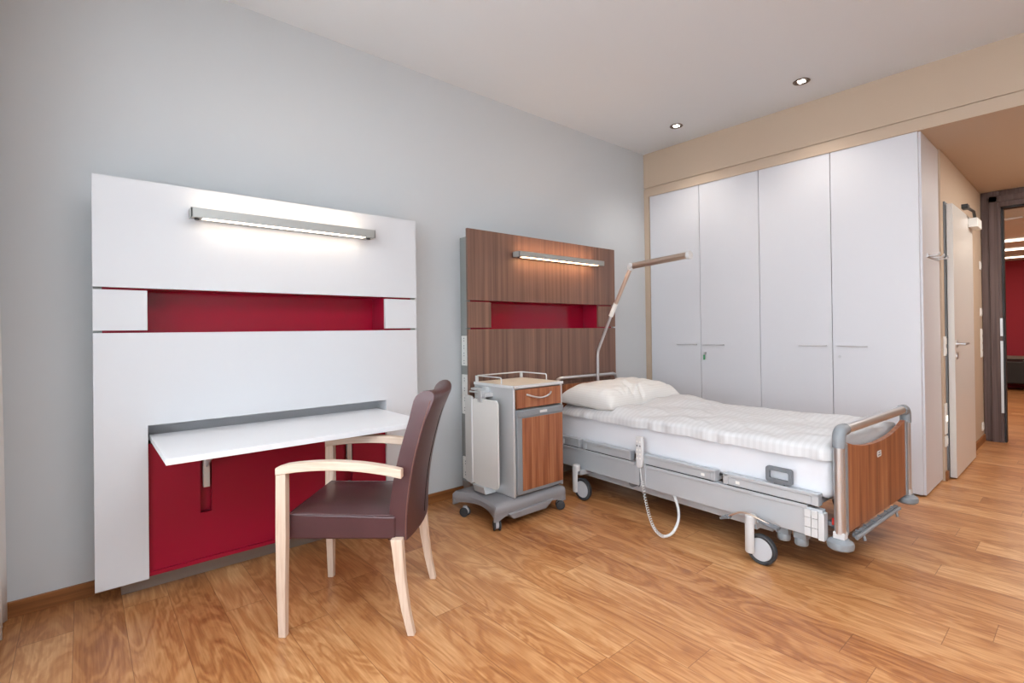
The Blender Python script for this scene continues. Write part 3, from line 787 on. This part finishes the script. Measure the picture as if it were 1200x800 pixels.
MB().lathe([(.001, -.455), (.028, -.455), (.030, -.450), (.030, -.425), (.001, -.425)], (0, 1.235, .185), 'X', 20).build('pivot_cap', 'greyplastic', bed)
MB().box(-.30, .30, .10, 1.92, .3625, .369).build('mattress_deck', 'beddark', bed, .002)
# castors
def castor(sx, y, yoff, lever):
    x = sx*.552
    s = MB().lathe([(.001, -.012), (.056, -.012), (.058, -.008), (.058, .008), (.056, .012), (.001, .012)], (x, y, .076), 'X', 36)
    ca = s.build('castor', 'hub', bed)
    MB().lathe([(.058, -.012), (.068, -.015), (.075, -.011), (.076, 0), (.075, .011), (.068, .015), (.058, .012)], (x, y, .076), 'X', 40, False).build('tyre', 'rubber', ca)
    # fork cover: half round column beside the wheel
    s = MB(); xs_ = x+sx*.030; yy = y+yoff
    ring = lambda z, k=1: [(xs_+sx*(-.010 if abs(a) > 90 else .016*math.cos(math.radians(a)))*k, yy+.024*math.sin(math.radians(a))*k, z) for a in (-150, -90, -60, -30, 0, 30, 60, 90, 150)]
    s.loft([ring(.052, .8), ring(.060), ring(.205)])
    s.lathe([(.001, .2), (.027, .2), (.028, .205), (.028, .238), (.022, .243), (.001, .243)], (xs_-sx*.012, yy, 0), 'Z', 24)
    s.build('fork', 'bed2', ca, .001)
    MB().box(min(xs_-sx*.035, sx*.36), max(xs_-sx*.035, sx*.36), yy-.02, yy+.02, .165, .200).build('axle_arm', 'bed', ca, .002)
    if lever:
        pts = bez([(xs_+sx*.004, yy+.115, .205), (xs_+sx*.004, yy+.05, .243), (xs_+sx*.004, yy, .248), (xs_+sx*.004, yy-.06, .236), (xs_+sx*.004, yy-.10, .226)], 5)
        MB().tube(pts, .005, 8).build('brake_lever', 'champagne', ca)
        MB().prism([(yy+.100, .198), (yy+.150, .180), (yy+.158, .190), (yy+.112, .216)], xs_-.018, xs_+.018, 'YZ').build('brake_pedal', 'beddark', ca, .004)
        MB().prism([(yy-.055, .222), (yy-.145, .208), (yy-.145, .222), (yy-.045, .238)], xs_-.018, xs_+.018, 'YZ').build('brake_pedal', 'beddark', ca, .004)
for sx_ in (-1, 1):
    castor(sx_, .335, .045, True); castor(sx_, 1.590, .045, False)
# footboard: chromed posts, plastic elbows, tube, curved cherry panel
fb = MB().tube([(-.49, 0, .245), (-.49, 0, .66)], .0235, 20).tube([(.49, 0, .245), (.49, 0, .66)], .0235, 20).tube([(-.44, 0, .716), (.44, 0, .716)], .0235, 20).build('footboard', 'chrome', bed)
for sx in (-1, 1):
    pts = [(sx*.49, 0, .640), (sx*.49, 0, .680)]+[(sx*(.455+.035*math.cos(a)), 0, .681+.035*math.sin(a)) for a in [PI/2*k/6 for k in range(1, 6)]]+[(sx*.455, 0, .716), (sx*.42, 0, .716)]
    MB().tube(pts, .0275, 20).build('elbow', 'greyplastic', fb)
    MB().box(sx*.49-.02, sx*.49+.02, -.024, .024, .222, .252).build('foot_block', 'bed2', fb, .002)
    MB().lathe([(.001, .172), (.042, .172), (.053, .180), (.056, .194), (.052, .208), (.040, .215), (.034, .222), (.001, .222)], (sx*.49, 0, 0), 'Z', 32).build('bumper_disc', 'greyplastic', fb)
    MB().box(min(sx*.430, sx*.466), max(sx*.430, sx*.466), -.018, .018, .225, .655).build('side_profile', 'greyplastic', fb, .008, 3)
poly = [(-.432, .232), (.432, .232)]
for k in range(25):
    u = 1-2*k/24; poly.append((u*.432, .598+.058*abs(u)**2.2))
MB().prism(poly, -.012, .012, 'XZ').build('wood_panel', 'cherry', fb, .001)
MB().prism(rrect(-.03, .03, .520, .552, .010), -.0135, -.012, 'XZ').build('badge', 'bed2', fb, .0005)
MB().prism(rrect(-.02, .02, .528, .534, .0025), -.0140, -.0136, 'XZ').prism(rrect(-.012, .014, .540, .545, .002), -.0140, -.0136, 'XZ').build('badge_mark', 'beddark', fb)
# folded linen shelf bar at the foot
s = MB().tube([(-.40, -.036, .210), (.22, -.036, .210)], .009, 12)
for x in (-.32, .16): s.tube([(x, -.036, .210), (x, -.044, .180)], .007, 10)
s.build('linen_bar', 'greyplastic', fb)
s = MB().box(-.39, .22, -.030, -.014, .206, .224)
for k in range(6): s.box(-.35+.10*k, -.335+.10*k, -.032, -.014, .224, .230)
s.build('linen_shelf', 'beddark', fb, .001)
MB().box(-.46, -.43, .024, .068, .255, .275).box(.43, .46, .024, .068, .255, .275).box(-.43, .43, .03, .060, .235, .262).build('foot_link', 'beddark', fb, .002)
MB().box(-.478, -.455, .026, .040, .268, .30).build('release_knob', 'redbtn', fb, .003)
# headboard
s = MB().tube([(-.42, YH, .35), (-.42, YH, .77), (-.40, YH, .806), (-.37, YH, .815), (.25, YH, .815), (.28, YH, .806), (.30, YH, .77), (.30, YH, .35)], .014, 14)
hb = s.build('headboard', 'chrome', bed)
MB().prism([(-.40, .30), (.28, .30), (.28, .74), (.20, .765), (-.32, .765), (-.40, .74)], YH-.009, YH+.009, 'XZ').build('wood_panel', 'cherry', hb, .001)
MB().box(-.44, .32, YH-.10, YH-.015, .30, .335).build('head_link', 'bed', hb, .002)
# grab handle above the foot rail
outer = rrect(.205, .335, .412, .492, .014); inner = rrect(.224, .316, .432, .472, .008)
s = MB()
A = [[s.bm.verts.new((x, u, v)) for u, v in outer] for x in (-.500, -.482)]; B = [[s.bm.verts.new((x, u, v)) for u, v in inner] for x in (-.500, -.482)]
n = len(outer)
for i in range(n):
    j = (i+1) % n
    s.bm.faces.new((A[0][i], A[0][j], B[0][j], B[0][i])); s.bm.faces.new((A[1][i], A[1][j], B[1][j], B[1][i]))
    s.bm.faces.new((A[0][i], A[0][j], A[1][j], A[1][i])); s.bm.faces.new((B[0][i], B[0][j], B[1][j], B[1][i]))
s.box(-.498, -.484, .245, .295, .400, .414)
s.build('mattress_retainer', 'beddark', bed, .002)

def bl(x, y, z):
    return BO+Vector((math.cos(RZ)*x-math.sin(RZ)*y, math.sin(RZ)*x+math.cos(RZ)*y, z))
# ---- mattress with fitted sheet
def soft_box(x0, x1, y0, y1, z0, z1, nx, ny, nz, r, fn):
    s = MB(); s.box(0, 1, 0, 1, 0, 1); bm = s.bm
    bmesh.ops.delete(bm, geom=list(bm.verts), context='VERTS')
    V = {}
    def vert(i, j, k):
        if (i, j, k) in V: return V[i, j, k]
        p = Vector((x0+(x1-x0)*i/nx, y0+(y1-y0)*j/ny, z0+(z1-z0)*k/nz))
        q = Vector((min(max(p.x, x0+r), x1-r), min(max(p.y, y0+r), y1-r), min(max(p.z, z0+r), z1-r)))
        d = p-q
        if d.length > 1e-6: p = q+d.normalized()*min(r, d.length if sum(abs(c) > 1e-6 for c in d) == 1 else r)
        p = fn(p); V[i, j, k] = bm.verts.new(p); return V[i, j, k]
    def quad(a, b, c, d): bm.faces.new((vert(*a), vert(*b), vert(*c), vert(*d)))
    for i in range(nx):
        for j in range(ny):
            for k in (0, nz): quad((i,j,k), (i+1,j,k), (i+1,j+1,k), (i,j+1,k))
    for i in range(nx):
        for k in range(nz):
            for j in (0, ny): quad((i,j,k), (i+1,j,k), (i+1,j,k+1), (i,j,k+1))
    for j in range(ny):
        for k in range(nz):
            for i in (0, nx): quad((i,j,k), (i,j+1,k), (i,j+1,k+1), (i,j,k+1))
    return s
def mfn(p):
    n_ = noise.noise(Vector((p.x*3, p.y*2.2, p.z*5)))*.008+noise.noise(Vector((p.x*8, p.y*5, p.z*9)))*.003
    e = max(0, (abs(p.x)-.36)/.09)
    sl = .013*math.sin(p.y*23+p.z*60+3*noise.noise(Vector((p.y*2, p.z*6, 1))))*max(0, (.50-p.z)/.13)*(1 if p.y > 1.55 or p.y < .35 else .3)
    return p+Vector((math.copysign(n_*e+sl*e*.8, p.x), 0, n_*.5*(p.z > .5)))
mt = soft_box(-.452, .448, .045, 1.955, .3705, .578, 24, 64, 8, .035, mfn).build('mattress', 'sheet', None, angle=80)
mt.location = BO; mt.rotation_euler = (0, 0, RZ)
tag(mt, 'thick mattress in a plain white fitted sheet lying on the hospital bed', 'mattress')
# ---- duvet
def dfn(p):
    x, y, z = p
    top = z > .61
    w1 = noise.noise(Vector((x*2.2+4, y*1.6, 0)))*.030
    # long soft ridges running diagonally
    d = x*.8+y*.55
    w2 = math.sin(d*17+3*noise.noise(Vector((x*1.5, y*1.5, 3))))*.006+math.sin((x*1.1-y*.5)*26+4*noise.noise(Vector((x*2, y*2, 7))))*.004
    w3 = noise.noise(Vector((x*9, y*9, 2)))*.008+noise.noise(Vector((x*7+y*9, (y-x)*20, 5)))*.006
    edge = min(1, (.47-abs(x))/.10) if abs(x) < .47 else 0
    edge = max(0, edge)
    hump = .026*math.exp(-((y-1.32)/.22)**2)*(.35+.65*min(1, max(0, (x+.35)/.6)))
    if top: z += (w1+w2+w3)*(.35+.65*edge)*.9+hump*edge+.004*edge-.045*max(0, y-1.45)-.022*(1-edge)*min(1, max(0, (y-1.15)/.4))
    else: z = .5815+.004*noise.noise(Vector((x*5, y*5, 0)))**2 if abs(x) < .448 else .5815-.022*(1 if x < 0 else .5)+w3*.6
    # tuck at the foot end; side edge waves
    x += (.007*math.sin(y*34+5*noise.noise(Vector((y*3, 0, 0)))))*(1-edge)
    if top: z += -.014*(1-edge)*(1 if x < 0 else .4)
    return Vector((x, y, z))
dv = soft_box(-.480, .470, .035, 1.925, .580, .640, 64, 126, 5, .028, dfn).build('duvet', 'duvet', None, angle=80)
dv.location = BO; dv.rotation_euler = (0, 0, RZ)
tag(dv, 'flat white striped duvet spread over the foot part of the mattress', 'duvet')
# ---- pillow
def pillow():
    s = MB(); n = 76; m_ = 56; a, b, h = .445, .268, .116
    V = {}
    for side in (1, -1):
        for i in range(n+1):
            for j in range(m_+1):
                u = -1+2*i/n; v = -1+2*j/m_
                edge = i in (0, n) or j in (0, m_)
                if side == -1 and edge: V[side, i, j] = V[1, i, j]; continue
                pinch = 1-.09*(abs(v)**2)*(1-abs(u)**3)*0-.07*(1-abs(v)**2)*abs(u)**6-.08*(1-abs(u)**2)*abs(v)**6
                x = a*u*(1-.05*(1-v*v)*abs(u)**4); y = b*v*(1-.09*(1-u*u)*abs(v)**4)
                t_ = max(0, (1-u**8))**.5*max(0, (1-abs(v)**4.5))**.55
                z = h*t_*((1.25-.22*(u*u+v*v)*.5) if side > 0 else .30)
                P_ = Vector((x*6, y*6, side*2.0))
                # creases fanning from the near corner and the seam
                ang = math.atan2(v+1.05, u+.55)
                cr = math.sin(ang*13)*.007*math.exp(-((u+.25)**2+(v+.75)**2)*2.2)
                cr2 = (-.050*math.exp(-((u+.10-.08*(v+1))/.04)**2)+.026*math.exp(-((u+.20-.08*(v+1))/.06)**2)-.030*math.exp(-((u+.33-.16*(v+1))/.035)**2))*max(0, -v+.25)*t_
                cr2 += .010*noise.noise(Vector((u*3+v*6, v*3-u*1.5, 4)))*t_
                z += side*(.004*noise.noise(P_)+.003*noise.noise(P_*2.5))*t_*2+(cr+cr2 if side > 0 else 0)*min(1, t_*2)
                V[side, i, j] = s.bm.verts.new((x, y, z*side))
    for side in (1, -1):
        for i in range(n):
            for j in range(m_): s.bm.faces.new((V[side, i, j], V[side, i+1, j], V[side, i+1, j+1], V[side, i, j+1]))
    o = s.build('pillow', 'pillow', None, angle=100)
    o.location = bl(-.025, 1.683, .652); o.rotation_euler = (math.radians(1.5), math.radians(0), RZ+math.radians(2))
    return o
tag(pillow(), 'plump white striped pillow at the head of the bed', 'pillow')

# ---- trapeze pole
t = thing('trapeze_pole', 'bent bronze-coloured lifting pole rising behind the pillow over the bed', 'lifting pole', bl(.03, YH-.0275, 0), RZ)
P0 = [(0, 0, .335), (0, 0, .98), (0, -.006, 1.02), (0, -.03, 1.07), (0, -.165, 1.335)]
MB().tube(P0, .0125, 14).build('lower_tube', 'chrome', t)
MB().tube([(0, -.150, 1.305), (0, -.205, 1.405)], .0185, 16).build('collar', 'plastic', t)
MB().tube([(0, -.200, 1.396), (0, -.36, 1.675)], .0155, 16).build('upper_tube', 'champagne', t)
MB().tube([(-.0, -.352, 1.663), (0, -.378, 1.706)], .026, 18).tube([(-.03, -.372, 1.690), (.03, -.372, 1.690)], .022, 18).build('joint', 'bed2', t, .004)
MB().tube([(0, -.385, 1.690), (0, -.86, 1.712)], .024, 20).build('arm', 'champagne', t)
MB().tube([(0, -.86, 1.712), (0, -.885, 1.7132)], .030, 24).build('end_cap', 'bed2', t, .003)

# ---- hand control
t = thing('hand_control', 'light grey hand control hooked over the bed rail with a coiled cord', 'remote control', bl(-.526, 1.110, 0), RZ)
s = MB().loft([[(x, u*k, z) for (x, u) in rrect(-.013, .013, -.026, .026, .008, 4)] for z, k in ((.325, .45), (.335, .75), (.365, .95), (.43, 1), (.505, 1), (.515, .93), (.519, .8))])
s.build('handset', 'remote', t, .001)
for r_ in range(5):
    for c_ in (-.011, .011):
        MB().box(-.0145, -.0125, c_-.006, c_+.006, .378+.026*r_, .389+.026*r_).build('button', 'plastic' if r_ != 3 else 'greyplastic', t, .001)
MB().box(.0, .030, -.010, .010, .50, .508).box(.012, .018, -.012, .012, .44, .508).build('hook', 'beddark', t, .002)
# cord: straight, coil, then smooth loop back under the beam
CP = [(-0.004, -0.003, 0.338), (-0.009, -0.013, 0.277), (-0.014, -0.029, 0.222), (-0.044, -0.076, 0.135), (-0.084, -0.131, 0.076), (-0.134, -0.204, 0.034), (-0.179, -0.295, 0.029), (-0.164, -0.347, 0.061), (-0.114, -0.349, 0.111), (-0.044, -0.305, 0.15), (0.026, -0.235, 0.187), (0.086, -0.176, 0.211)]
full = bez(CP+[(.10, CP[-1][1], .25)], 24)
cd = full[:42]
guide = full[41:150]
coil = []
L_ = 0; N_ = len(guide)
import itertools
turns = 27
for i in range((N_-1)*3+1):
    f = i/3; k = min(int(f), N_-2); g = f-k; p = guide[k].lerp(guide[k+1], g)
    tn = (guide[k+1]-guide[k]).normalized(); a = tn.cross(Vector((0, 1, 0))).normalized(); b = tn.cross(a)
    th = 2*PI*turns*i/((N_-1)*3)
    coil.append(p+a*math.cos(th)*.0075+b*math.sin(th)*.0075)
cord = MB().tube(cd, .003, 8).tube(coil, .0024, 6).build('coiled_cord', 'remote', t)
loop = full[148:]
MB().tube(loop, .0078, 12).build('smooth_cord', 'remote', t)
MB().tube(bez([(.024, .012, .335), (.022, .018, .27), (.02, .016, .215), (.024, .03, .19)], 6), .004, 8).build('cord_clip', 'beddark', t)
